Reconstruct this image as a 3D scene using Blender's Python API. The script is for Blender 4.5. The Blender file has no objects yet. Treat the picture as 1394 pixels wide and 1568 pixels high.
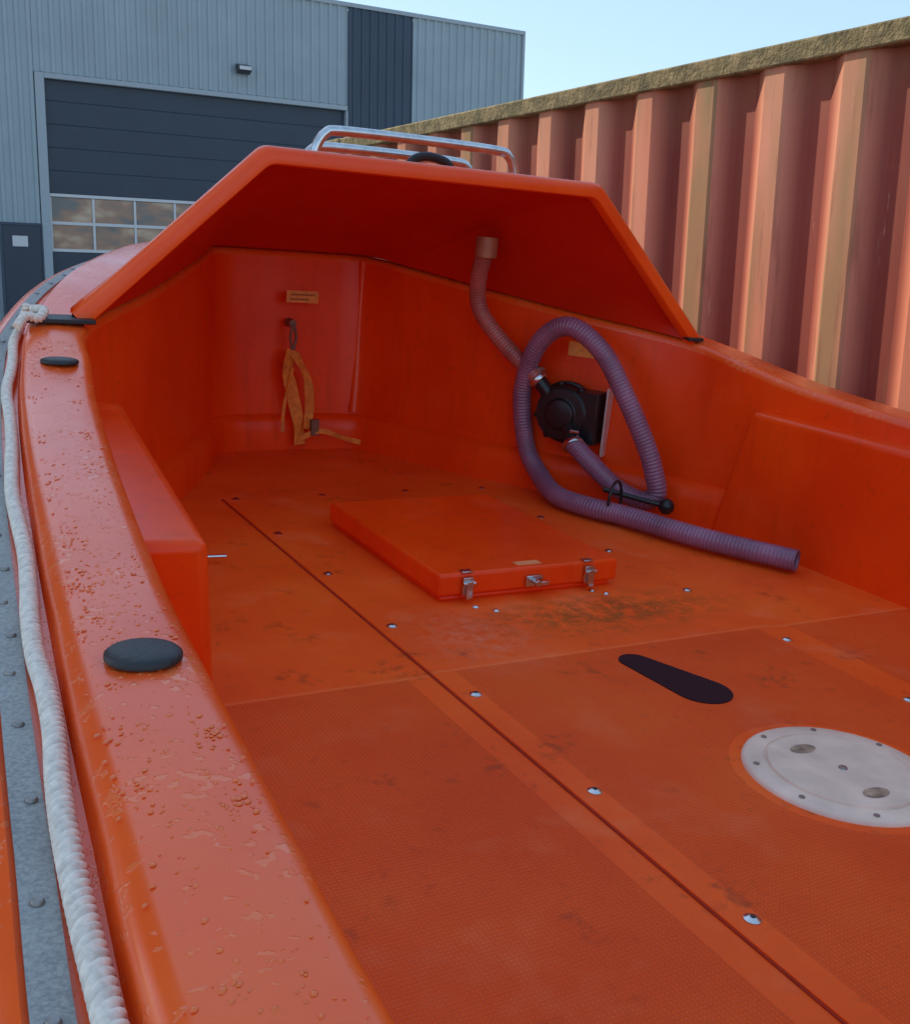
import bpy, bmesh, math, random
import numpy as np
from mathutils import Vector, Matrix
random.seed(4)
sc=bpy.context.scene
sc.view_settings.view_transform='Standard'; sc.view_settings.look='None'; sc.view_settings.exposure=0
COL=bpy.context.collection
# ---------------------------------------------------------------- frames
R=Matrix(((0.999,0.0355,0.0255),(-0.0334,0.9964,-0.078),(-0.0281,0.077,0.9966)))
T=Vector((0,0,1.94))-R@Vector((0,0,.75))
BM=Matrix.Translation(T)@R.to_4x4()
I4=Matrix.Identity(4)
# ---------------------------------------------------------------- materials
def new(name):
    m=bpy.data.materials.new(name); m.use_nodes=True
    nt=m.node_tree; return m,nt,nt.nodes,nt.links,nt.nodes['Principled BSDF']
def math_(N,L,op,a,b=None,c=None,clamp=False):
    n=N.new('ShaderNodeMath'); n.operation=op; n.use_clamp=clamp
    for i,v in enumerate((a,b,c)):
        if v is None: continue
        if isinstance(v,(int,float)): n.inputs[i].default_value=v
        else: L.new(v,n.inputs[i])
    return n.outputs[0]
def noise(N,L,vec,scale,detail=3,rough=.55):
    n=N.new('ShaderNodeTexNoise'); n.inputs['Scale'].default_value=scale; n.inputs['Detail'].default_value=detail
    n.inputs['Roughness'].default_value=rough; L.new(vec,n.inputs['Vector']); return n.outputs['Fac']
def ramp(N,L,fac,stops):
    n=N.new('ShaderNodeValToRGB'); e=n.color_ramp.elements
    e[0].position,e[0].color=stops[0][0],stops[0][1]; e[1].position,e[1].color=stops[-1][0],stops[-1][1]
    for p,c in stops[1:-1]:
        x=e.new(p); x.color=c
    L.new(fac,n.inputs[0]); return n.outputs[0]
def mr(N,L,fac,a,b):
    n=N.new('ShaderNodeMapRange'); n.inputs[1].default_value=a; n.inputs[2].default_value=b; L.new(fac,n.inputs[0]); return n.outputs[0]
def mix(N,L,fac,a,b,mode='MIX'):
    n=N.new('ShaderNodeMix'); n.data_type='RGBA'; n.blend_type=mode
    for s,v in ((0,fac),(6,a),(7,b)):
        if isinstance(v,(int,float)): n.inputs[s].default_value=v
        elif isinstance(v,tuple): n.inputs[s].default_value=v
        else: L.new(v,n.inputs[s])
    return n.outputs[2]
def coords(N,L,scale=(1,1,1)):
    t=N.new('ShaderNodeTexCoord'); m=N.new('ShaderNodeMapping'); m.inputs['Scale'].default_value=scale
    L.new(t.outputs['Object'],m.inputs[0]); return m.outputs[0]
def c4(c): return (c[0],c[1],c[2],1)
def simple(name,base,rough=.5,metal=0,var=.15,scale=20,bump=0,coat=0,spec=.5):
    m,nt,N,L,P=new(name); v=coords(N,L); f=noise(N,L,v,scale)
    d=tuple(x*(1-var) for x in base); l=tuple(min(1,x*(1+var)) for x in base)
    L.new(ramp(N,L,f,[(.3,c4(d)),(.7,c4(l))]),P.inputs['Base Color'])
    P.inputs['Roughness'].default_value=rough; P.inputs['Metallic'].default_value=metal
    P.inputs['Coat Weight'].default_value=coat; P.inputs['Specular IOR Level'].default_value=spec
    if bump:
        b=N.new('ShaderNodeBump'); b.inputs['Strength'].default_value=bump; b.inputs['Distance'].default_value=.003
        L.new(noise(N,L,v,scale*3,2),b.inputs['Height']); L.new(b.outputs[0],P.inputs['Normal'])
    return m
def orange(name,base,rough=.3,wet=False,dirt=.25,fade=0.15,floor=False,coat=.1,spec=.35,streak=0):
    m,nt,N,L,P=new(name); v=coords(N,L)
    f=noise(N,L,v,3.2,4); f2=noise(N,L,v,38,3,.7)
    dk=(base[0]*.90,base[1]*.74,base[2]*.7); lt=(min(1,base[0]*1.04),base[1]*1.3,base[2]*1.6)
    col=ramp(N,L,f,[(.32,c4(dk)),(.55,c4(base)),(.75,c4(lt))])
    g5=noise(N,L,v,5.5,4,.62)
    col=mix(N,L,math_(N,L,'MULTIPLY',mr(N,L,g5,.56,.78),fade),col,(.95,.32,.15,1))
    d=math_(N,L,'MULTIPLY',math_(N,L,'MULTIPLY',mr(N,L,f2,.57,.72),mr(N,L,g5,.55,.40)),dirt)
    col=mix(N,L,d,col,(.25,.045,.015,1))
    if streak:
        sv=noise(N,L,coords(N,L,(22,22,1.6)),1.0,3,.6)
        col=mix(N,L,math_(N,L,'MULTIPLY',mr(N,L,sv,.52,.72),streak),col,(.52,.03,.004,1))
    r=math_(N,L,'ADD',math_(N,L,'MULTIPLY',g5,.3),rough-.15)
    b=N.new('ShaderNodeBump'); b.inputs['Strength'].default_value=.25; b.inputs['Distance'].default_value=.004
    h=math_(N,L,'MULTIPLY',noise(N,L,v,7,1),.6)
    if wet:
        w=noise(N,L,v,95,2,.5); w2=noise(N,L,v,11,1,.5)
        wm=mr(N,L,math_(N,L,'ADD',w,math_(N,L,'MULTIPLY',w2,.55)),.885,.935)
        h=math_(N,L,'ADD',h,math_(N,L,'MULTIPLY',wm,.6))
        r=math_(N,L,'MULTIPLY',r,math_(N,L,'SUBTRACT',1,math_(N,L,'MULTIPLY',wm,.5)))
        col=mix(N,L,math_(N,L,'MULTIPLY',wm,.25),col,(.98,.32,.13,1))
    if floor:
        sx=N.new('ShaderNodeSeparateXYZ'); L.new(v,sx.inputs[0]); X,Y=sx.outputs[0],sx.outputs[1]
        k=2*math.pi/.0125
        u=math_(N,L,'SINE',math_(N,L,'MULTIPLY',math_(N,L,'ADD',X,Y),k))
        w=math_(N,L,'SINE',math_(N,L,'MULTIPLY',math_(N,L,'SUBTRACT',X,Y),k))
        pat=math_(N,L,'MAXIMUM',math_(N,L,'MULTIPLY',u,w),0.0)
        def band(val,c,hw): return math_(N,L,'GREATER_THAN',math_(N,L,'ABSOLUTE',math_(N,L,'SUBTRACT',val,c)),hw)
        mk=math_(N,L,'LESS_THAN',Y,1.50)
        for cx,hw in ((.86,.045),(1.65,.045)): mk=math_(N,L,'MULTIPLY',mk,band(X,cx,hw))
        vm=N.new('ShaderNodeVectorMath'); vm.operation='DISTANCE'; L.new(v,vm.inputs[0]); vm.inputs[1].default_value=(1.28,.985,0)
        mk=math_(N,L,'MULTIPLY',mk,math_(N,L,'GREATER_THAN',vm.outputs['Value'],.165))
        mp=math_(N,L,'MULTIPLY',pat,mk)
        h=math_(N,L,'ADD',math_(N,L,'MULTIPLY',h,.5),math_(N,L,'MULTIPLY',mp,.36))
        col=mix(N,L,math_(N,L,'MULTIPLY',math_(N,L,'SUBTRACT',mk,math_(N,L,'MULTIPLY',mp,1.3),clamp=True),.38),col,(.55,.035,.006,1))
        ln=math_(N,L,'LESS_THAN',math_(N,L,'ABSOLUTE',math_(N,L,'SUBTRACT',Y,1.505)),.004)
        col=mix(N,L,math_(N,L,'MULTIPLY',ln,.35),col,(.97,.22,.07,1))
        vs=N.new('ShaderNodeVectorMath'); vs.operation='SUBTRACT'; L.new(v,vs.inputs[0]); vs.inputs[1].default_value=(1.36,1.67,0)
        vq=N.new('ShaderNodeVectorMath'); vq.operation='MULTIPLY'; L.new(vs.outputs[0],vq.inputs[0]); vq.inputs[1].default_value=(3.4,9.5,0)
        vl=N.new('ShaderNodeVectorMath'); vl.operation='LENGTH'; L.new(vq.outputs[0],vl.inputs[0])
        e=math_(N,L,'SUBTRACT',1.3,vl.outputs['Value'],clamp=True)
        st=mr(N,L,noise(N,L,v,26,5,.74),.42,.58)
        col=mix(N,L,math_(N,L,'MULTIPLY',math_(N,L,'MULTIPLY',st,e),.9,clamp=True),col,(.36,.085,.012,1))
        # chalky smear aft of the hatch
        va=N.new('ShaderNodeVectorMath'); va.operation='SUBTRACT'; L.new(v,va.inputs[0]); va.inputs[1].default_value=(1.02,1.62,0)
        vb=N.new('ShaderNodeVectorMath'); vb.operation='MULTIPLY'; L.new(va.outputs[0],vb.inputs[0]); vb.inputs[1].default_value=(6,5,0)
        vc=N.new('ShaderNodeVectorMath'); vc.operation='LENGTH'; L.new(vb.outputs[0],vc.inputs[0])
        e2=math_(N,L,'SUBTRACT',1.0,vc.outputs['Value'],clamp=True)
        col=mix(N,L,math_(N,L,'MULTIPLY',math_(N,L,'MULTIPLY',e2,mr(N,L,f2,.35,.65)),.45,clamp=True),col,(.92,.32,.18,1))
        sp=mr(N,L,noise(N,L,v,8,3,.6),.58,.70)
        sp=math_(N,L,'MULTIPLY',sp,mr(N,L,f2,.44,.6))
        col=mix(N,L,math_(N,L,'MULTIPLY',sp,.6),col,(.32,.045,.012,1))
        b.inputs['Strength'].default_value=.6
    L.new(col,P.inputs['Base Color']); L.new(r,P.inputs['Roughness'])
    L.new(h,b.inputs['Height']); L.new(b.outputs[0],P.inputs['Normal'])
    P.inputs['Specular IOR Level'].default_value=spec
    if coat: P.inputs['Coat Weight'].default_value=coat; P.inputs['Coat Roughness'].default_value=.15
    return m
M_or=orange('orange_gelcoat',rough=.34,base=(.99,.066,.003),fade=.08,coat=.04,spec=.26,streak=.22)
M_wet=orange('orange_gelcoat_wet',rough=.26,wet=True,fade=.15,dirt=.10,base=(.99,.110,.012),coat=.10,spec=.45)
M_floor=orange('orange_deck',rough=.5,floor=True,dirt=.35,base=(.99,.112,.010),fade=.3,coat=0,spec=.22)
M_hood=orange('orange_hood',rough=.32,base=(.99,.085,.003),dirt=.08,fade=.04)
M_hoodin=orange('orange_hood_inside_shade',rough=.5,base=(.68,.022,.002),dirt=.08,fade=.0,coat=0,spec=.22)  # same hood, darker red: the shade underneath is put into the colour
M_drop=simple('water_bead',(.95,.16,.03),.08,var=.1,spec=.5)
M_blk=simple('black_rubber',(.018,.019,.02),.5,bump=.3,scale=60)
M_blkp=simple('black_plastic',(.012,.012,.013),.35,bump=.1,scale=60)
M_steel=simple('stainless',(.62,.62,.62),.22,metal=1,scale=40)
M_dull=simple('dull_steel',(.30,.28,.26),.4,metal=.8)
M_white=simple('aged_white_plastic',(.84,.62,.48),.5,var=.14,scale=14,bump=.15,spec=.3)
M_cream=simple('sticker',(.95,.36,.07),.4,var=.2,scale=70)
M_strap=simple('orange_webbing',(.97,.25,.03),.7,var=.3,scale=60,bump=.5)
M_seam=simple('seam_sealant',(.38,.025,.006),.8)  # dark sealant colour for the floor panel joints
M_hose=simple('purple_hose',(.27,.12,.19),.34,var=.25,scale=10,coat=.2)
M_hose2=simple('brown_hose',(.42,.12,.10),.34,var=.25,scale=10,coat=.2)
def stripmat():
    m,nt,N,L,P=new('grey_strip'); v=coords(N,L)
    f=noise(N,L,v,260,2,.7); g=noise(N,L,v,9,3)
    c=ramp(N,L,f,[(.35,(.19,.19,.18,1)),(.65,(.42,.41,.38,1))]); c=mix(N,L,.4,c,ramp(N,L,g,[(.3,(.22,.21,.2,1)),(.7,(.44,.42,.38,1))]))
    L.new(c,P.inputs['Base Color']); P.inputs['Roughness'].default_value=.55
    b=N.new('ShaderNodeBump'); b.inputs['Strength'].default_value=.5; b.inputs['Distance'].default_value=.001; L.new(f,b.inputs['Height']); L.new(b.outputs[0],P.inputs['Normal'])
    return m
M_strip=stripmat()
M_rope=simple('white_rope',(.84,.72,.60),.85,var=.2,scale=120,bump=.2)
def contmat():
    m,nt,N,L,P=new('faded_container_paint_rib_shade'); v=coords(N,L); vs=coords(N,L,(3,3,.5))
    f=noise(N,L,vs,1.0,4,.5)
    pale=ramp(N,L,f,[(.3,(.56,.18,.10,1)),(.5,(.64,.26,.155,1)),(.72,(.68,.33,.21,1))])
    rib_shade=ramp(N,L,f,[(.3,(.21,.045,.030,1)),(.7,(.36,.09,.06,1))])
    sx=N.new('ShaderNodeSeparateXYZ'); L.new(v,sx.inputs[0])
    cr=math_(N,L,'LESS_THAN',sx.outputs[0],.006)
    c=mix(N,L,mr(N,L,sx.outputs[0],.002,.034),pale,rib_shade)  # recesses graded darker with depth: rib shade put into the paint colour
    mo=noise(N,L,coords(N,L,(1,2.2,.25)),1.6,3,.6)
    zt=math_(N,L,'MULTIPLY',math_(N,L,'SUBTRACT',sx.outputs[2],2.36),2.4,clamp=True)
    am=math_(N,L,'MULTIPLY',math_(N,L,'ADD',math_(N,L,'MULTIPLY',mr(N,L,mo,.50,.62),math_(N,L,'MULTIPLY',cr,.7)),math_(N,L,'MULTIPLY',zt,noise(N,L,v,18,3,.7))),1,clamp=True)
    c=mix(N,L,am,c,(.25,.19,.08,1))
    rs=mr(N,L,noise(N,L,coords(N,L,(24,24,2.2)),1.5,4,.6),.56,.70)
    c=mix(N,L,math_(N,L,'MULTIPLY',rs,.5),c,(.26,.09,.05,1))
    ch=mr(N,L,noise(N,L,coords(N,L,(9,9,1.1)),3.5,5,.75),.66,.71)
    c=mix(N,L,math_(N,L,'MULTIPLY',ch,.4),c,(.70,.46,.32,1))
    L.new(c,P.inputs['Base Color']); P.inputs['Roughness'].default_value=.6; P.inputs['Specular IOR Level'].default_value=.3
    b=N.new('ShaderNodeBump'); b.inputs['Strength'].default_value=.3; b.inputs['Distance'].default_value=.004; L.new(noise(N,L,v,6,1),b.inputs['Height']); L.new(b.outputs[0],P.inputs['Normal'])
    return m
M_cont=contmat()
def mossmat():
    m,nt,N,L,P=new('mossy_rail'); v=coords(N,L)
    f=noise(N,L,v,16,5,.7)
    L.new(ramp(N,L,f,[(.3,(.07,.065,.025,1)),(.5,(.17,.14,.06,1)),(.66,(.29,.23,.11,1)),(.8,(.44,.20,.12,1))]),P.inputs['Base Color'])
    P.inputs['Roughness'].default_value=.85
    b=N.new('ShaderNodeBump'); b.inputs['Strength'].default_value=.8; b.inputs['Distance'].default_value=.01; L.new(noise(N,L,v,50,3,.7),b.inputs['Height']); L.new(b.outputs[0],P.inputs['Normal'])
    return m
M_moss=mossmat()
M_clad=simple('light_cladding',(.31,.38,.40),.45,var=.06,scale=1.2)
M_cladd=simple('dark_cladding',(.033,.056,.085),.45,var=.08,scale=1.2)
M_door=simple('slate_door',(.025,.040,.062),.45,var=.1,scale=1.5)
M_frame=simple('white_frame',(.60,.60,.59),.5,var=.05)
M_trim=simple('grey_trim',(.34,.39,.41),.5,var=.05)
def glassmat():
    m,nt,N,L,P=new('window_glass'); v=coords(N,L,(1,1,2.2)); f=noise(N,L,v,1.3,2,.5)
    L.new(ramp(N,L,f,[(.35,(.12,.12,.12,1)),(.55,(.32,.17,.11,1)),(.7,(.50,.36,.24,1))]),P.inputs['Base Color'])  # noise tint painted in place of yard reflections in the panes
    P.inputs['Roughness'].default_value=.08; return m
M_glass=glassmat()
def groundmat():
    m,nt,N,L,P=new('concrete_yard'); v=coords(N,L); g=noise(N,L,v,.4,3)
    br=N.new('ShaderNodeTexBrick'); br.inputs['Scale'].default_value=1.0; br.inputs['Mortar Size'].default_value=.012; br.inputs['Brick Width'].default_value=2; br.inputs['Row Height'].default_value=2; br.offset=0
    br.inputs['Color1'].default_value=(.36,.34,.31,1); br.inputs['Color2'].default_value=(.31,.29,.265,1); br.inputs['Mortar'].default_value=(.08,.08,.075,1); L.new(v,br.inputs['Vector'])
    c=mix(N,L,.35,br.outputs['Color'],ramp(N,L,g,[(.3,(.24,.23,.21,1)),(.7,(.40,.38,.35,1))]))
    L.new(c,P.inputs['Base Color']); P.inputs['Roughness'].default_value=.85; return m
M_ground=groundmat()
# ---------------------------------------------------------------- mesh helpers
def obj(name,verts,faces,mat,parent=None,mtx=None,smooth=True,ang=35):
    me=bpy.data.meshes.new(name); me.from_pydata([tuple(v) for v in verts],[],faces); me.update()
    bm=bmesh.new(); bm.from_mesh(me); bmesh.ops.recalc_face_normals(bm,faces=bm.faces); bm.to_mesh(me); bm.free()
    if smooth:
        me.shade_smooth(); me.set_sharp_from_angle(angle=math.radians(ang))
    mats=mat if isinstance(mat,(list,tuple)) else [mat]
    for m in mats: me.materials.append(m)
    o=bpy.data.objects.new(name,me); COL.objects.link(o)
    if parent: o.parent=parent
    elif mtx is not None: o.matrix_world=mtx
    return o
def empty(name,mtx=I4):
    e=bpy.data.objects.new(name,None); COL.objects.link(e); e.matrix_world=mtx; e.empty_display_size=.1; return e
def grid(rows,closed_u=False):
    n=len(rows[0]); V=[p for r in rows for p in r]; F=[]
    for i in range(len(rows)-1):
        for j in range(n if closed_u else n-1):
            a=i*n+j; b=i*n+(j+1)%n; F.append((a,b,b+n,a+n))
    return V,F
class MB:
    def __init__(s): s.V=[];s.F=[]
    def add(s,V,F):
        o=len(s.V); s.V+= [Vector(v) for v in V]; s.F+=[tuple(i+o for i in f) for f in F]
    def box(s,lo,hi):
        x0,y0,z0=lo;x1,y1,z1=hi
        s.add([(x0,y0,z0),(x1,y0,z0),(x1,y1,z0),(x0,y1,z0),(x0,y0,z1),(x1,y0,z1),(x1,y1,z1),(x0,y1,z1)],
              [(0,3,2,1),(4,5,6,7),(0,1,5,4),(1,2,6,5),(2,3,7,6),(3,0,4,7)])
    def hexa(s,c):
        s.add(c,[(0,3,2,1),(4,5,6,7),(0,1,5,4),(1,2,6,5),(2,3,7,6),(3,0,4,7)])
    def lathe(s,p,ax,prof,n=24,sx=1.0):
        p=Vector(p); ax=Vector(ax).normalized(); u=ax.orthogonal().normalized(); w=ax.cross(u)
        rows=[[p+ax*d+(u*math.cos(2*math.pi*k/n)*sx+w*math.sin(2*math.pi*k/n))*max(r,1e-5) for k in range(n)] for d,r in prof]
        V,F=grid(rows,True)
        F.append(tuple(range(n))[::-1]); F.append(tuple((len(rows)-1)*n+k for k in range(n)))
        s.add(V,F)
    def cyl(s,p,q,r,n=20):
        p=Vector(p);q=Vector(q); s.lathe(p,q-p,[(0,r),((q-p).length,r)],n)
    def sweep(s,pts,rf,n=16,step=.01,cap=True):
        P=catmull(pts,step); acc=0; rows=[]
        t=(P[1]-P[0]).normalized(); u=t.orthogonal().normalized()
        for i,p in enumerate(P):
            t2=(P[min(i+1,len(P)-1)]-P[max(i-1,0)]).normalized()
            u=(u-t2*u.dot(t2)).normalized(); w=t2.cross(u)
            if i: acc+=(P[i]-P[i-1]).length
            rows.append([p+(u*math.cos(a)+w*math.sin(a))*rf(acc,a) for a in [2*math.pi*k/n for k in range(n)]])
        V,F=grid(rows,True)
        if cap: F.append(tuple(range(n))[::-1]); F.append(tuple((len(rows)-1)*n+k for k in range(n)))
        s.add(V,F)
    def make(s,name,mat,parent=None,mtx=None,bevel=0,ang=35,seg=2,smooth=True):
        o=obj(name,s.V,s.F,mat,parent,mtx,smooth,ang)
        if bevel:
            m=o.modifiers.new('b','BEVEL'); m.width=bevel; m.segments=seg; m.limit_method='ANGLE'; m.angle_limit=math.radians(40)
        return o
def catmull(pts,step):
    P=[Vector(p) for p in pts]; P=[P[0]*2-P[1]]+P+[P[-1]*2-P[-2]]; out=[]
    for i in range(1,len(P)-2):
        a,b,c,d=P[i-1],P[i],P[i+1],P[i+2]; n=max(1,int(math.ceil((c-b).length/step)))
        for k in range(n):
            t=k/n; out.append(.5*((2*b)+(c-a)*t+(2*a-5*b+4*c-d)*t*t+(3*b-a-3*c+d)*t**3))
    out.append(P[-2]); return out
# ---------------------------------------------------------------- BOAT
boat=empty('rescue_boat',BM)
CX=1.25
St=[ # inner top edge, outer top edge, inner wall base
((.280,-1.6,.385),(.160,-1.6,.38),(.350,-1.6)),
((.242,-.6,.365),(.120,-.6,.36),(.315,-.6)),
((.234,.1,.36),(.112,.1,.355),(.304,.1)),
((.236,.41,.36),(.120,.43,.355),(.306,.41)),
((.258,.68,.36),(.141,.68,.356),(.323,.68)),
((.273,.86,.36),(.158,.87,.358),(.334,.86)),
((.289,1.05,.363),(.178,1.07,.361),(.347,1.05)),
((.315,1.29,.372),(.202,1.31,.370),(.366,1.29)),
((.353,1.60,.387),(.233,1.60,.385),(.388,1.60)),
((.396,1.92,.410),(.272,1.92,.410),(.415,1.92)),
((.425,2.10,.437),(.300,2.10,.437),(.440,2.10)),
((.463,2.31,.474),(.342,2.31,.476),(.525,2.31)),
((.640,2.60,.510),(.450,2.62,.532),(.700,2.58)),
((.790,2.85,.545),(.575,2.92,.565),(.850,2.83)),
((.930,3.10,.582),(.720,3.22,.585),(.965,3.06)),
((.985,3.22,.597),(.820,3.40,.593),(1.010,3.15)),
((1.030,3.27,.600),(.930,3.55,.60),(1.05,3.19)),
((1.13,3.28,.600),(1.08,3.67,.607),(1.13,3.20)),
((1.25,3.28,.600),(1.25,3.70,.61),(1.25,3.20))]
def resamp(pts,k):
    P=[Vector(p if len(p)==3 else (p[0],p[1],0)) for p in pts]; P=[P[0]*2-P[1]]+P+[P[-1]*2-P[-2]]; out=[]
    for i in range(1,len(P)-2):
        a,b,c,d=P[i-1],P[i],P[i+1],P[i+2]
        for j in range(k):
            t=j/k; out.append(.5*((2*b)+(c-a)*t+(2*a-5*b+4*c-d)*t*t+(3*b-a-3*c+d)*t**3))
    out.append(P[-2]); return out
K=5
Ii=resamp([s[0] for s in St],K); Oo=resamp([s[1] for s in St],K); Bb=resamp([s[2] for s in St],K)
mir=lambda p: Vector((2*CX-p.x,p.y,p.z))
def full(L): return L+[mir(p) for p in reversed(L[:-1])]
If,Of,Bf=full(Ii),full(Oo),full(Bb)
def outn(L):
    r=[]
    for i in range(len(L)):
        t=L[min(i+1,len(L)-1)]-L[max(i-1,0)]; t.z=0; t.normalize(); r.append(Vector((-t.y,t.x,0)))
    return r
On=outn(Of); Bn=outn(Bf)
Z=lambda v,z: Vector((v.x,v.y,z))
rows=[]
for i in range(len(If)):
    I,O,B,n,bn=If[i],Of[i],Bf[i],On[i],Bn[i]
    w=(O-I); wn=w.normalized()
    K2=Z(B+bn*.03,.105)
    U=Vector((I.x,I.y,I.z-.02))
    cen=Vector((CX,min(O.y*.9,3.2),0))
    rows.append([Z(B,-.02),Z(B,.055),Z(B+bn*.006,.085),Z(B+bn*.018,.1),K2,K2.lerp(U,.33),K2.lerp(U,.66),U,I+wn*.002+Vector((0,0,-.009)),I+wn*.009+Vector((0,0,-.002)),I+wn*.02,
      I.lerp(O,.5)+Vector((0,0,.003)),
      O-wn*.02,O-wn*.009+Vector((0,0,-.002)),O-wn*.002+Vector((0,0,-.009)),O+Vector((0,0,-.02)),O+n*.003+Vector((0,0,-.038)),
      O+n*.03+Vector((0,0,-.040)),O+n*.052+Vector((0,0,-.040)),O+n*.056+Vector((0,0,-.037)),O+n*.072+Vector((0,0,-.042)),O+n*.082+Vector((0,0,-.056)),O+n*.085+Vector((0,0,-.10)),
      O+n*.06+Vector((0,0,-.12)),Z(O.lerp(cen,.05),.10),Z(O.lerp(cen,.14),-.1),Z(O.lerp(cen,.45),-.33),Z(O.lerp(cen,.98),-.45)])
V,F=grid(rows)
hull=obj('hull',V,F,[M_wet,M_or],boat,ang=38)
for p in hull.data.polygons:
    vi=[v%len(rows[0]) for v in p.vertices]
    p.material_index = 1 if max(vi)<=7 else 0
mb=MB(); mb.hexa([(.14,-1.64,-.3),(2.36,-1.64,-.3),(2.36,-1.56,-.3),(.14,-1.56,-.3),(.14,-1.64,.40),(2.36,-1.64,.40),(2.36,-1.56,.40),(.14,-1.56,.40)]); mb.make('transom',M_or,boat,bevel=.01)
# water beads standing on the port gunwale
mb=MB(); rnd=random.Random(11)
cl=[(rnd.uniform(4*K*.55,10.6*K),rnd.uniform(.12,.9),rnd.uniform(.008,.035),rnd.randint(5,22)) for _ in range(80)]
for ci,ct,cs,cn in cl:
    for _ in range(cn):
        fi=ci+rnd.gauss(0,1)*cs*K/.27; t=ct+rnd.gauss(0,1)*cs/.12
        if not (.10<t<.92) or fi<5 or fi>len(Ii)-3: continue
        i=int(fi); a=fi-i; I=If[i].lerp(If[i+1],a); O=Of[i].lerp(Of[i+1],a)
        p=I.lerp(O,t); z=p.z+.003*(1-abs(2*t-1)); r=rnd.choice((.0007,.0009,.0012,.0015,.002))
        mb.lathe((p.x,p.y,z-.0003),(rnd.uniform(-.1,.1),rnd.uniform(-.1,.1),1),[(0,r),(r*.18,r*.9),(r*.34,r*.6),(r*.40,r*.25),(r*.42,.0001)],9,sx=rnd.uniform(.8,1.8))
mb.make('water_beads',M_drop,boat,ang=80)
# floor
poly=[Z(B+bn*.02,-.004) for B,bn in zip(Bf,Bn)]
obj('floor_pan',poly,[tuple(range(len(poly)))],M_floor,boat,smooth=False)
mb=MB(); mb.box((.862,-1.5,-.003),(1.648,2.655,.001)); mb.make('floor_panel',M_floor,boat,bevel=.0015,seg=2)
mb=MB()
mb.box((.8595,-1.5,-.0035),(.8615,2.657,-.0015)); mb.box((1.6485,-1.5,-.0035),(1.6505,2.657,-.0015)); mb.box((.8616,2.6555,-.0035),(1.6484,2.657,-.0015)); mb.make('floor_seam',M_seam,boat)
mb=MB()
def screw(x,y,z=0.001,r=.0085):
    mb.lathe((x,y,z),(0,0,1),[(0,r*1.25),(.0012,r*1.25),(.002,r),(.0035,r*.75),(.0042,r*.3)],14)
for y in (2.64,2.33,2.03,1.72,1.405,1.075,.767,.45,.15,-.2): screw(.892,y)
for y in (2.63,2.32,2.02,1.73,1.43,1.14,.83,.5,.2): screw(1.62,y)
for x in (1.13,1.38): screw(x,2.64)
for x,y in ((1.10,1.765),(1.13,1.735),(1.40,1.785),(1.42,1.76)): screw(x,y,r=.006)
mb.make('deck_screws',M_steel,boat)
mb=MB()
def socket(x,y):
    mb.lathe((x,y,.0052),(0,0,1),[(0,.0038),(.0003,.0038)],6)
for y in (2.64,2.33,2.03,1.72,1.405,1.075,.767,.45): socket(.892,y)
for y in (2.63,2.32,2.02,1.73,1.43,1.14,.83): socket(1.62,y)
mb.make('screw_sockets',M_blk,boat)
# hatch
mb=MB(); mb.box((1.042,1.812,0.0),(1.465,2.353,.014)); mb.box((1.032,1.802,.0145),(1.476,2.362,.062)); mb.make('deck_hatch',M_or,boat,bevel=.008,seg=3)
mb=MB()
for x in (1.095,1.395):
    mb.box((x-.012,1.792,.018),(x+.012,1.801,.054)); mb.box((x-.007,1.784,.012),(x+.007,1.7915,.048)); mb.cyl((x-.014,1.789,.043),(x+.014,1.789,.043),.004)
    mb.box((x-.012,1.799,.0625),(x+.012,1.817,.0655))
mb.box((1.235,1.793,.022),(1.275,1.801,.045)); mb.cyl((1.255,1.793,.033),(1.255,1.776,.033),.007); mb.box((1.262,1.777,.028),(1.282,1.783,.036))
mb.make('hatch_latches',M_steel,boat,bevel=.0008)
mb=MB(); mb.box((1.225,1.816,.0622),(1.285,1.839,.0628)); mb.make('hatch_label',simple('worn_label',(.95,.30,.12),.5),boat)
# inspection plate
mb=MB(); c=(1.28,.985,0.001)
mb.lathe(c,(0,0,1),[(0,.147),(.004,.146),(.007,.141),(.008,.115),(.0055,.1135),(.0055,.1110),(.0095,.109),(.010,.06),(.010,.001)],72); mb.make('inspection_plate',M_white,boat,ang=50)
mb=MB()
for k in range(8):
    a=k*math.pi/4+.3; mb.lathe((c[0]+.130*math.cos(a),c[1]+.130*math.sin(a),.0085),(0,0,1),[(0,.0045),(.0012,.0045),(.0016,.002)],12)
mb.lathe((c[0],c[1],.0112),(0,0,1),[(0,.007),(.002,.006),(.0025,.003)],12)
mb.make('plate_screws',M_dull,boat)
mb=MB()
for y in (.068,-.072):
    n=24; V=[(c[0]-.012+.024*math.cos(2*math.pi*k/n),c[1]+y+.013*math.sin(2*math.pi*k/n),.0114) for k in range(n)]; mb.add(V,[tuple(range(n))])
mb.make('finger_holes',simple('hole_shade',(.42,.27,.18),.7,var=.5,scale=60),boat)
def keyhole():
    p0=Vector((1.245,1.435));r0=.031;p1=Vector((1.278,1.292));r1=.052; d=p1-p0; base=math.atan2(d.y,d.x); al=math.acos((r0-r1)/d.length)
    pts=[]
    for k in range(17):
        a=base+al+(2*math.pi-2*al)*k/16; pts.append((p0.x+r0*math.cos(a),p0.y+r0*math.sin(a)))
    for k in range(17):
        a=base-al+2*al*k/16; pts.append((p1.x+r1*math.cos(a),p1.y+r1*math.sin(a)))
    n=len(pts); V=[(x,y,.0012) for x,y in pts]+[(x,y,.003) for x,y in pts]
    F=[tuple(range(n,2*n))]+[(i,(i+1)%n,n+(i+1)%n,n+i) for i in range(n)]
    return V,F
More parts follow.
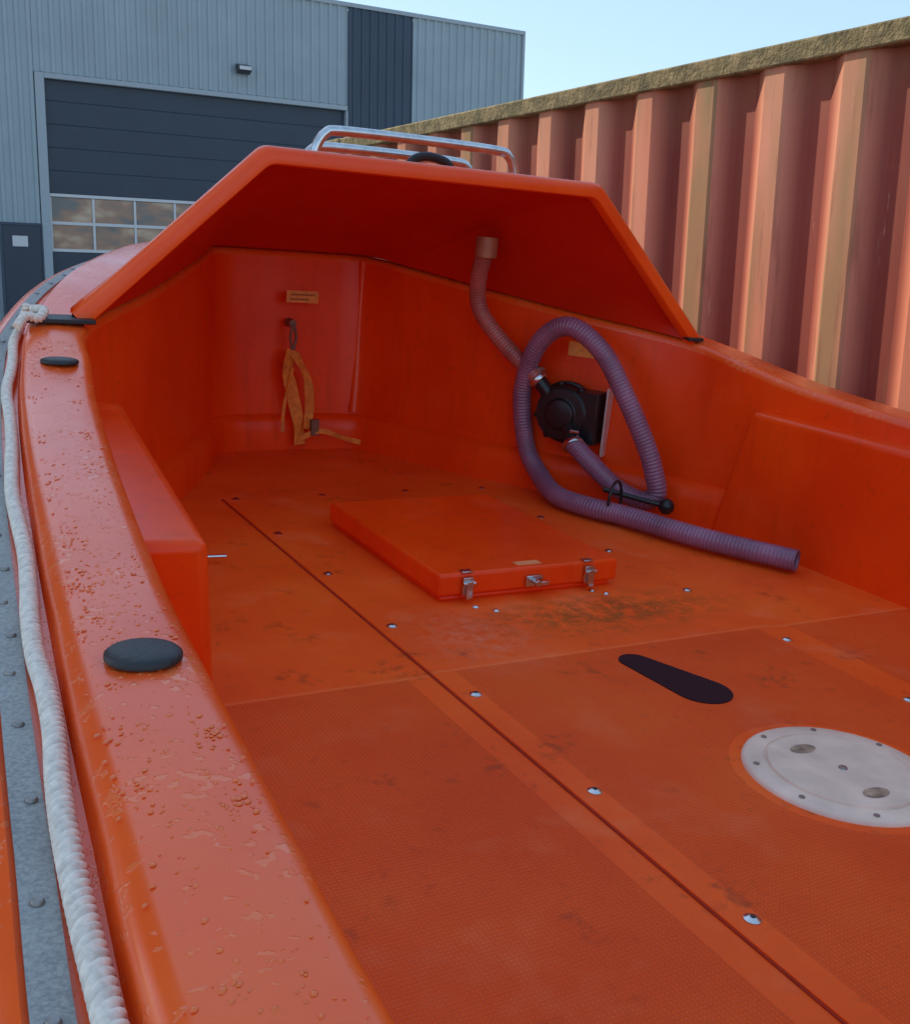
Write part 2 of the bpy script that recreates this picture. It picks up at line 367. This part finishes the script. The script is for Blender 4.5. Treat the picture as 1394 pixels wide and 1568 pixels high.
V,F=keyhole(); obj('grip_patch',V,F,simple('grip_black',(.035,.010,.016),.8,bump=.6,scale=200,spec=.2),boat,smooth=False)
def benchbox(name,c):
    mb=MB(); mb.hexa(c); return mb.make(name,M_or,boat,bevel=.016,seg=4,ang=50)
benchbox('buoyancy_box_port',[(.28,1.33,-.02),(.435,1.32,-.02),(.535,2.22,-.02),(.33,2.3,-.02),(.26,1.31,.33),(.405,1.295,.33),(.505,2.2,.335),(.33,2.3,.335)])
benchbox('buoyancy_box_starboard',[(2.07,1.28,-.02),(2.25,1.28,-.02),(2.25,2.2,-.02),(2.045,2.14,-.02),(2.08,1.28,.335),(2.25,1.28,.335),(2.25,2.12,.335),(2.047,2.05,.335)])
mb=MB()
for x,y,z in ((.222,.885,.3625),(.362,2.07,.434),(2.278,.885,.3625)):
    mb.lathe((x,y,z),(0,.03,1),[(0,.033),(.004,.033),(.0065,.030),(.008,.025),(.0085,.012),(.009,.001)],36)
mb.make('rod_holder_caps',M_blk,boat,ang=60)
mb=MB(); mb.sweep([(1.492,3.262,.585),(1.492,3.262,.5),(1.486,3.250,.35),(1.478,3.232,.2),(1.468,3.215,.11)],lambda s,a:.014+.006*s,12,.02); mb.make('bulkhead_rib',M_hood,boat)
# hood -------------------------------------------------------
A0=Vector((.455,2.31,.468));A1=Vector((.83,2.31,.82)); A2=mir(A1);A3=mir(A0)
def arch(n1=14,n2=20,off=0.,y=2.31):
    d1=(A1-A0).normalized(); n_1=Vector((-d1.z,0,d1.x))
    q0=A0+n_1*off
    tz=A1.z+off
    t=(tz-q0.z)/d1.z; q1=q0+d1*t
    rr=.018
    c0=q1-d1*rr; c1=q1+Vector((rr,0,0))
    L=[q0.lerp(c0,k/n1) for k in range(n1+1)]+[ (c0*(1-t_)**2+q1*2*t_*(1-t_)+c1*t_*t_) for t_ in (.2,.4,.6,.8)]+[c1.lerp(Vector((CX,0,tz)),k/(n2//2)) for k in range(n2//2+1)]
    for p in L: p.y=y
    return L+[mir(p) for p in reversed(L[:-1])]
iA=11*K; deckI=[Ii[i] for i in range(iA,len(Ii))]
def along(L,ts):
    d=[0]
    for i in range(1,len(L)): d.append(d[-1]+(L[i]-L[i-1]).length)
    out=[]
    for t in ts:
        s=t*d[-1]
        for i in range(1,len(L)):
            if d[i]>=s-1e-9: out.append(L[i-1].lerp(L[i],(s-d[i-1])/max(1e-9,d[i]-d[i-1]))); break
    return out
ts=[.62*k/14 for k in range(15)]+[.62+.10*k/5 for k in (1,2,3,4)]+[.70+.30*k/10 for k in range(11)]
D=along(deckI,ts); D=D+[mir(p) for p in reversed(D[:-1])]
Din=[p+Vector((0,0,.004)) for p in D]
Dn=outn(D); Dout=[p+q*.035 for p,q in zip(D,Dn)]
ai=arch(); ai2=arch(y=2.335); ai3=arch(off=.012,y=2.345); ao=arch(off=.030,y=2.306); ao1=arch(off=.036,y=2.314); ao2=arch(off=.038,y=2.335)
a_in0=arch(off=.003,y=2.305); a_in1=arch(off=.026,y=2.303)
rows=[]
for t in (1,.75,.5,.25): rows.append([p.lerp(q,t)+Vector((0,0,.02*math.sin(math.pi*t))) for p,q in zip(ai3,Din)])
rows+= [ai3,ai2,ai,a_in0,a_in1,ao,ao1,ao2]
for t in (.25,.5,.75,1): rows.append([p.lerp(q,t)+Vector((0,0,.02*math.sin(math.pi*t))) for p,q in zip(ao2,Dout)])
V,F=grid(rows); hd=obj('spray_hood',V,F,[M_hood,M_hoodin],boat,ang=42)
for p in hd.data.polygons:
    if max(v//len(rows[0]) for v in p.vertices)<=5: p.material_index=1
mb=MB()
for s in (0,1):
    P=[(.335,2.285,.477),(.470,2.285,.477),(.470,2.335,.482),(.335,2.335,.482)]
    if s: P=[(.425,2.295,.477),(.475,2.295,.477),(.475,2.325,.482),(.425,2.325,.482)]
    P=P+[(x,y,z+.009) for x,y,z in P]
    if s: P=[(2*CX-x,y,z) for x,y,z in P]
    mb.hexa(P)
mb.make('hood_gasket',M_blk,boat,bevel=.002)
# rail
mb=MB()
def U(y,x0,x1,zt,zb,r=.0115):
    mb.sweep([(x0-.02,y,zb),(x0-.012,y,zt-.035),(x0+.008,y,zt-.008),(x0+.045,y,zt),(CX,y,zt+.002),(x1-.045,y,zt),(x1-.008,y,zt-.008),(x1+.012,y,zt-.035),(x1+.02,y,zb)],lambda s,a:r,14,.012)
U(2.45,1.0,1.50,.912,.845); U(2.60,1.03,1.47,.882,.81)
for y,z in ((2.45,.85),(2.60,.818)):
    for x in (.98,1.52): mb.lathe((x,y,z-.006),(0,0,1),[(0,.026),(.004,.026),(.006,.014)],20)
mb.make('handrail',M_steel,boat)
mb=MB(); mb.sweep([(1.24,2.5,.845),(1.26,2.5,.872),(1.30,2.5,.882),(1.35,2.5,.872),(1.37,2.5,.845)],lambda s,a:.011,10,.01); mb.make('hood_cleat',M_blk,boat)
# grey strip
rows=[]
for i in range(len(Of)):
    O,q=Of[i],On[i]
    rows.append([O+q*.029+Vector((0,0,-.041)),O+q*.029+Vector((0,0,-.035)),O+q*.052+Vector((0,0,-.034)),O+q*.052+Vector((0,0,-.041))])
V,F=grid(rows); obj('rubbing_strip',V,F,M_strip,boat)
mb=MB()
def at_len(L,s):
    d=0
    for i in range(1,len(L)):
        e=(L[i]-L[i-1]).length
        if d+e>=s: return i-1,(s-d)/e
        d+=e
    return len(L)-2,1
s=.05
while s<11:
    i,t=at_len(Of,s)
    if i>=len(Of)-2: break
    p=Of[i].lerp(Of[i+1],t)+On[i]*(.040+.003*math.sin(s*37))
    mb.lathe((p.x,p.y,p.z-.0345),(0,0,1),[(0,.0048),(.0012,.0048),(.003,.0035),(.0036,.0012)],12); s+=.105+.02*math.sin(s*9)
mb.make('strip_bolts',M_dull,boat)
# rope
rp=[Of[i]+On[i]*(.0175+.003*math.sin(i*.7))+Vector((0,0,-.027+.002*math.sin(i*1.3))) for i in range(2*K,11*K+3,2)]
rp+=[Vector((.352,2.36,.505))]
mb=MB()
def rr(s,a): return .0084*(1+.38*abs(math.cos(1.5*(a-s*2*math.pi/.027)))-.25)
mb.sweep(rp,rr,27,.0013); rope=mb.make('mooring_rope',M_rope,None,BM,ang=80)
mb=MB(); mb.sweep([(.315,2.24,.475),(.335,2.27,.492),(.36,2.28,.488),(.375,2.31,.5),(.36,2.35,.498)],rr,20,.002); mb.make('rope_end',M_rope,rope,ang=80)
# labels
nw=Vector((-.845,-.535,0)); tw=Vector((.535,-.845,0))
mb=MB(); mb.box((1.222,3.212,.452),(1.325,3.216,.488))
p=Vector((1.872,2.548,.415))
mb.hexa([p+tw*x+Vector((0,0,z))+nw*o for o in (.006,.009) for x,z in ((-.05,-.02),(.05,-.02),(.05,.02),(-.05,.02))])
mb.make('warning_labels',M_cream,boat)
mb=MB()
for k in range(2): mb.box((1.235,3.209,.474-.014*k),(1.312-.02*k,3.2115,.479-.014*k))
mb.make('label_text',simple('print',(.45,.12,.02),.6),boat)
# strap
strap=empty('tie_down_strap',BM)
def ribbon(mb,pts,w,side):
    P=catmull(pts,.012); rows=[]
    for i,p in enumerate(P):
        t=(P[min(i+1,len(P)-1)]-P[max(i-1,0)]).normalized(); s=Vector((0,-1,0)); u=t.cross(s).normalized()
        a=side*math.sin(i*.35); u=(u*math.cos(a)+s*math.sin(a)); nn=t.cross(u).normalized()*.0015
        rows.append([p-u*w+nn,p+u*w+nn,p+u*w-nn,p-u*w-nn])
    V,F=grid(rows,True); mb.add(V,F)
mb=MB()
ribbon(mb,[(1.24,3.19,.31),(1.225,3.185,.25),(1.245,3.18,.17),(1.262,3.17,.09),(1.268,3.165,.02)],.019,.4)
ribbon(mb,[(1.245,3.185,.30),(1.285,3.175,.23),(1.298,3.17,.14),(1.285,3.16,.07)],.014,.7)
ribbon(mb,[(1.24,3.18,.26),(1.215,3.17,.15),(1.21,3.165,.06)],.005,.5)
ribbon(mb,[(1.27,3.165,.04),(1.33,3.15,.065),(1.40,3.14,.045),(1.46,3.13,.03)],.008,.5)
mb.make('webbing',M_strap,strap)
mb=MB(); mb.sweep([(1.24,3.19,.31),(1.232,3.19,.35),(1.24,3.19,.385),(1.25,3.19,.35),(1.243,3.19,.31)],lambda s,a:.0045,8,.008); mb.lathe((1.24,3.235,.39),(0,-1,0),[(0,.014),(.04,.012)],12); mb.box((1.30,3.15,.05),(1.325,3.165,.10))
mb.make('buckle',simple('rusty_steel',(.22,.13,.09),.5,metal=.5),strap,bevel=.002)
# pump
pump=empty('bilge_pump',BM)
C=Vector((1.862,2.572,.236)); up=Vector((0,0,1))
mb=MB()
mb.lathe(C-nw*.01,nw,[(0,.075),(.03,.078),(.032,.088),(.05,.090),(.052,.082),(.085,.078),(.092,.070),(.094,.045),(.104,.040),(.108,.02),(.108,.001)],40)
c1=C+tw*.075+nw*.04
mb.hexa([c1+tw*a+nw*b+up*z for z in (-.075,.07) for a,b in ((-.03,-.045),(.03,-.045),(.03,.035),(-.03,.035))])
for k in range(8):
    a=k*math.pi/4+.2; p=C+nw*.05+(tw*math.cos(a)+up*math.sin(a))*.083; mb.lathe(p,nw,[(0,.01),(.012,.009),(.014,.005)],10)
po=C+nw*.055; pin=Vector((1.762,2.605,.318)); pout=Vector((1.80,2.46,.165))
mb.cyl(po+(pin-po).normalized()*.06,pin,.021); mb.cyl(po+(pout-po).normalized()*.05,pout,.021)
mb.make('pump_body',M_blkp,pump,bevel=.002)
mb=MB()
for q in (pin,pout):
    d=(q-po).normalized(); mb.lathe(q-d*.002,d,[(0,.0305),(.001,.0312),(.012,.0312),(.013,.0305)],24); mb.cyl(q+up*.034-tw*.012,q+up*.034+tw*.014,.006,8)
mb.make('hose_clamps',M_steel,pump)
mb=MB()
pl=C+tw*.116
mb.hexa([pl+tw*a+nw*b+up*z for z in (-.11,.085) for a,b in ((0,0.0),(.006,0.0),(.006,.04),(0,.04))])
mb.make('pump_bracket',simple('bracket_alu',(.70,.60,.54),.4,metal=.3),pump,bevel=.0006)
mb=MB(); mb.cyl((1.80,2.30,.075),(1.945,2.205,.045),.007); mb.lathe((1.945,2.205,.045),(.8,-.55,-.1),[(-.022,.003),(-.018,.013),(-.008,.021),(.002,.0225),(.012,.019),(.019,.011),(.022,.002)],20)
mb.make('pump_handle',M_blkp,pump)
# hoses
hose=empty('purple_hose',BM)
def hr(r): return lambda s,a: r*(1+.040*math.sin(s*2*math.pi/.0095))
mb=MB(); mb.sweep([(1.605,2.70,.665),(1.613,2.74,.60),(1.632,2.77,.53),(1.655,2.765,.475),(1.70,2.70,.40),(1.765,2.60,.316)],hr(.0235),20,.0021); mb.make('hose_short',M_hose2,hose,ang=80)
hp=[(1.795,2.465,.172),(1.84,2.415,.115),(1.885,2.35,.062),(1.925,2.285,.042),(1.948,2.255,.066),(1.935,2.262,.125),(1.912,2.285,.20),(1.86,2.34,.33),(1.815,2.405,.435),(1.768,2.50,.485),(1.738,2.59,.425),(1.742,2.655,.28),(1.765,2.64,.12),(1.765,2.55,.050),(1.735,2.42,.030),(1.755,2.30,.029),(1.805,2.19,.029),(1.865,2.00,.029),(1.925,1.875,.029),(1.985,1.765,.029)]
mb=MB(); mb.sweep(hp,hr(.0265),22,.0021,cap=False)
hl=mb.make('hose_loop',M_hose,hose,ang=80); m=hl.modifiers.new('s','SOLIDIFY'); m.thickness=.004; m.offset=-1
mb=MB(); mb.sweep([(1.605,2.70,.70),(1.605,2.70,.645)],lambda s,a:.031,16,.01); mb.make('hose_fitting',simple('hose_fitting',(.42,.18,.10),.45,metal=.2),hose)
mb=MB()
def ring(c,ax,ra,rb,r):
    ax=Vector(ax).normalized(); u=ax.cross(Vector((0,0,1))).normalized(); w=u.cross(ax)
    pts=[Vector(c)+u*math.cos(t)*ra+w*math.sin(t)*rb for t in [2*math.pi*k/24 for k in range(25)]]
    mb.sweep(pts,lambda s,a:r,8,.01)
ring((1.80,2.245,.055),(.4,-.9,0),.034,.056,.004); mb.make('cable_tie',M_blkp,hose)
mb=MB(); mb.cyl((.67,2.17,.012),(.715,2.165,.012),.0035,8); mb.make('loose_bolt',M_steel,boat)
# ---------------------------------------------------------------- CONTAINERS
def container(name,mtx,L_=6.06,near=2.34):
    e=empty(name,mtx); y0,y1=0,L_
    per=.278; dep=.04; ph=near%per
    yy=[]
    for k in range(-1,30):
        s=ph+k*per
        yy+=[(s-.138,dep),(s-.068,dep),(s,0),(s+.072,0)]
    yy=[(a,b) for a,b in yy if y0+.06<a<y1-.06]
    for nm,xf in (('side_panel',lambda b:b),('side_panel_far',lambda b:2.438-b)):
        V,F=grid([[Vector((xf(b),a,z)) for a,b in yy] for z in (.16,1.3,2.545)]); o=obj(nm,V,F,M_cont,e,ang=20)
    mb=MB()
    for x in (-.012,2.39): mb.box((x,y0+.16,2.545),(x+.06,y1-.16,2.605))
    mb.make('top_rail',M_moss,e,bevel=.006)
    mb=MB()
    for x in (-.012,2.39): mb.box((x,y0+.16,.04),(x+.06,y1-.16,.16))
    for a,b in ((y0,y0+.1),(y1-.1,y1)):
        mb.box((-.01,a,.12),(.15,b,2.47)); mb.box((2.3,a,.12),(2.44,b,2.47))
    mb.box((.05,y0+.03,.16),(2.385,y0+.06,2.56)); mb.box((.05,y1-.06,.16),(2.385,y1-.03,2.56))
    mb.box((.051,y0+.065,2.56),(2.385,y1-.065,2.585)); mb.box((.051,y0+.065,.1),(2.385,y1-.065,.15))
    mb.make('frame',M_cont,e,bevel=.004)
    mb=MB()
    for a,b in ((y0,y0+.178),(y1-.178,y1)):
        for x in (-.018,2.29):
            for z in (0,2.49): mb.box((x,a,z),(x+.162,b,z+.118))
    mb.make('corner_castings',M_moss,e,bevel=.01)
    return e
container('added_shade_container',Matrix.Translation((2.48,-.66,0)),6.06,near=2.34+.66)
rot=Matrix.Rotation(math.radians(90),4,'Z')
for k in range(3): container('added_shade_container',Matrix.Translation((-.15,6.0,2.62*k))@rot,2.99)  # unseen stack added outside the frame only to shade the boat
# ---------------------------------------------------------------- BUILDING
bl=empty('warehouse')
YB=28.
def clad(name,x0,x1,z0,z1,mat,y=YB,p=.25,d=.035):
    pts=[]; x=x0
    while x<x1:
        for dx,dy in ((0,0),(.13,0),(.155,d),(.225,d)):
            if x+dx<x1: pts.append((x+dx,y-dy))
        x+=p
    pts.append((x1,y))
    V,F=grid([[Vector((a,b,z)) for a,b in pts] for z in (z0,z1)]); return obj(name,V,F,mat,bl,ang=15)
DX0,DX1,DZ=5.72,13.40,6.22
clad('cladding_left',-16,DX0-.22,.35,8.80,M_clad)
clad('cladding_over_door',DX0-.215,DX1+.05,DZ+.13,8.80,M_clad)
clad('cladding_dark',DX1+.06,15.40,.35,8.80,M_cladd)
clad('cladding_right',15.41,19.0,.35,8.80,M_clad)
mb=MB(); mb.box((-16,YB-.06,8.80),(19.06,YB+.25,8.90)); mb.box((18.98,YB-.055,.3),(19.06,YB+.05,8.795)); mb.make('roof_flashing',M_trim,bl)
mb=MB(); mb.box((-16,YB+.06,.0),(19.0,YB+.2,.34)); mb.box((-16,YB-.02,.0),(4.4,YB+.05,.345)); mb.box((14,YB-.02,0),(19,YB+.05,.345)); mb.make('plinth',simple('concrete_plinth',(.25,.24,.23),.9),bl)
mb=MB(); mb.box((-16,YB+.3,.0),(19.03,YB+22,8.78)); mb.make('building_volume',M_clad,bl)
mb=MB(); mb.box((DX0-.21,YB-.045,0),(DX0,YB+.25,DZ+.12)); mb.box((DX0+.001,YB-.045,DZ),(DX1+.04,YB+.25,DZ+.12)); mb.box((DX1,YB-.04,0),(DX1+.055,YB+.25,DZ-.001)); mb.make('door_surround',M_trim,bl,bevel=.01)
mb=MB()
zs=[0,.6,1.2,1.75,2.33]
for a,b in zip(zs[:-1],zs[1:]): mb.box((DX0,YB+.1,a+.008),(DX1,YB+.16,b-.008))
z=3.67
while z<DZ-.01:
    mb.box((DX0,YB+.1,z+.004),(DX1,YB+.16,min(z+.52,DZ)-.004)); z+=.52
mb.box((DX0,YB+.11,0),(DX1,YB+.17,2.33)); mb.box((DX0,YB+.11,3.67),(DX1,YB+.17,DZ))
mb.make('roller_door',M_door,bl,bevel=.01)
mb=MB(); gl=MB()
for z in (2.33,2.96,3.60): mb.box((DX0,YB+.09,z),(DX1,YB+.15,z+.07))
x=DX0
while x<DX1-.02:
    for z in (2.40,3.03): mb.box((x,YB+.092,z+.001),(x+.055,YB+.148,z+.558)); gl.box((x+.056,YB+.12,z+.001),(min(x+.995,DX1),YB+.13,z+.559))
    x+=.997
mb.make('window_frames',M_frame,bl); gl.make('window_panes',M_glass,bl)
mb=MB(); mb.box((4.62,YB-.06,0),(5.47,YB-.036,2.90)); mb.make('side_door',M_door,bl,bevel=.005)
mb=MB(); mb.box((4.83,YB-.07,2.42),(5.17,YB-.062,2.66)); mb.make('door_sign',M_frame,bl)
mb=MB(); mb.box((4.56,YB-.075,0),(4.615,YB-.03,2.96)); mb.box((5.475,YB-.075,0),(5.5,YB-.03,2.96)); mb.box((4.616,YB-.075,2.905),(5.474,YB-.03,2.96)); mb.make('side_door_frame',M_cladd,bl)
mb=MB(); mb.hexa([(10.33,YB-.30,6.88),(10.68,YB-.30,6.88),(10.68,YB-.12,6.80),(10.33,YB-.12,6.80),(10.33,YB-.28,6.98),(10.68,YB-.28,6.98),(10.68,YB-.05,7.05),(10.33,YB-.05,7.05)]); mb.box((10.45,YB-.12,6.85),(10.56,YB-.03,7.0)); mb.make('flood_light',simple('lamp_housing',(.05,.05,.055),.4),bl,bevel=.01)
mb=MB(); mb.box((10.35,YB-.305,6.885),(10.66,YB-.300,6.97)); mb.make('flood_light_glass',M_frame,bl)
# ---------------------------------------------------------------- GROUND
obj('ground',[(-400,-400,0),(400,-400,0),(400,400,0),(-400,400,0)],[(0,1,2,3)],M_ground,smooth=False)
tr=empty('boat_trailer')
mb=MB()
for x in (.85,1.75): mb.box((x-.04,-2.2,.52),(x+.04,3.9,.60))
for y in (-1.8,.2,1.2,3.0): mb.box((.86,y-.04,.44),(1.74,y+.04,.515))
for y in (-.8,2.2):
    for x in (.85,1.75): mb.box((x-.03,y-.15,.601),(x+.03,y+.15,.93 if y<0 else 1.05))
mb.make('frame',simple('galvanised',(.4,.41,.42),.45,metal=.8),tr,bevel=.005)
mb=MB()
for x in (.45,2.05): mb.lathe((x-.08,.2,.31),(1,0,0),[(0,.16),(.0,.27),(.03,.31),(.13,.31),(.16,.27),(.16,.16)],36)
mb.make('wheels',M_blk,tr)
# ---------------------------------------------------------------- LIGHT
az=math.radians(21); el=math.radians(37)
S=Vector((-math.sin(az)*math.cos(el),math.cos(az)*math.cos(el),math.sin(el)))
W=bpy.data.worlds.new('World'); sc.world=W; W.use_nodes=True; N=W.node_tree.nodes; L=W.node_tree.links
sk=N.new('ShaderNodeTexSky'); sk.sky_type='NISHITA'; sk.sun_disc=False; sk.sun_elevation=el; sk.sun_rotation=-az
sk.air_density=1.0; sk.dust_density=.6; sk.ozone_density=.8
# even the clear-sky gradient a little: lifts the zenith, keeps the low sky blue
skc=mix(N,L,.68,sk.outputs[0],(1.40,2.10,3.00,1))
L.new(skc,N['Background'].inputs[0]); N['Background'].inputs[1].default_value=.30
sl=bpy.data.lights.new('sun','SUN'); sl.energy=5; sl.angle=math.radians(.6); sl.color=(1,.86,.68)
so=bpy.data.objects.new('sun',sl); COL.objects.link(so); so.rotation_euler=S.to_track_quat('Z','Y').to_euler()
# ---------------------------------------------------------------- CAMERA
cd=bpy.data.cameras.new('camera'); co=bpy.data.objects.new('camera',cd); COL.objects.link(co)
Cm=Matrix(((0.8556,0.087,-0.5103),(-0.5171,0.1896,-0.8347),(0.0241,0.978,0.2073)))
co.matrix_world=Matrix.Translation((0,0,1.94))@Cm.to_4x4()
cd.sensor_fit='VERTICAL'; cd.sensor_height=24; cd.lens=24*1690/1568; cd.clip_start=.02; cd.clip_end=2000
sc.camera=co
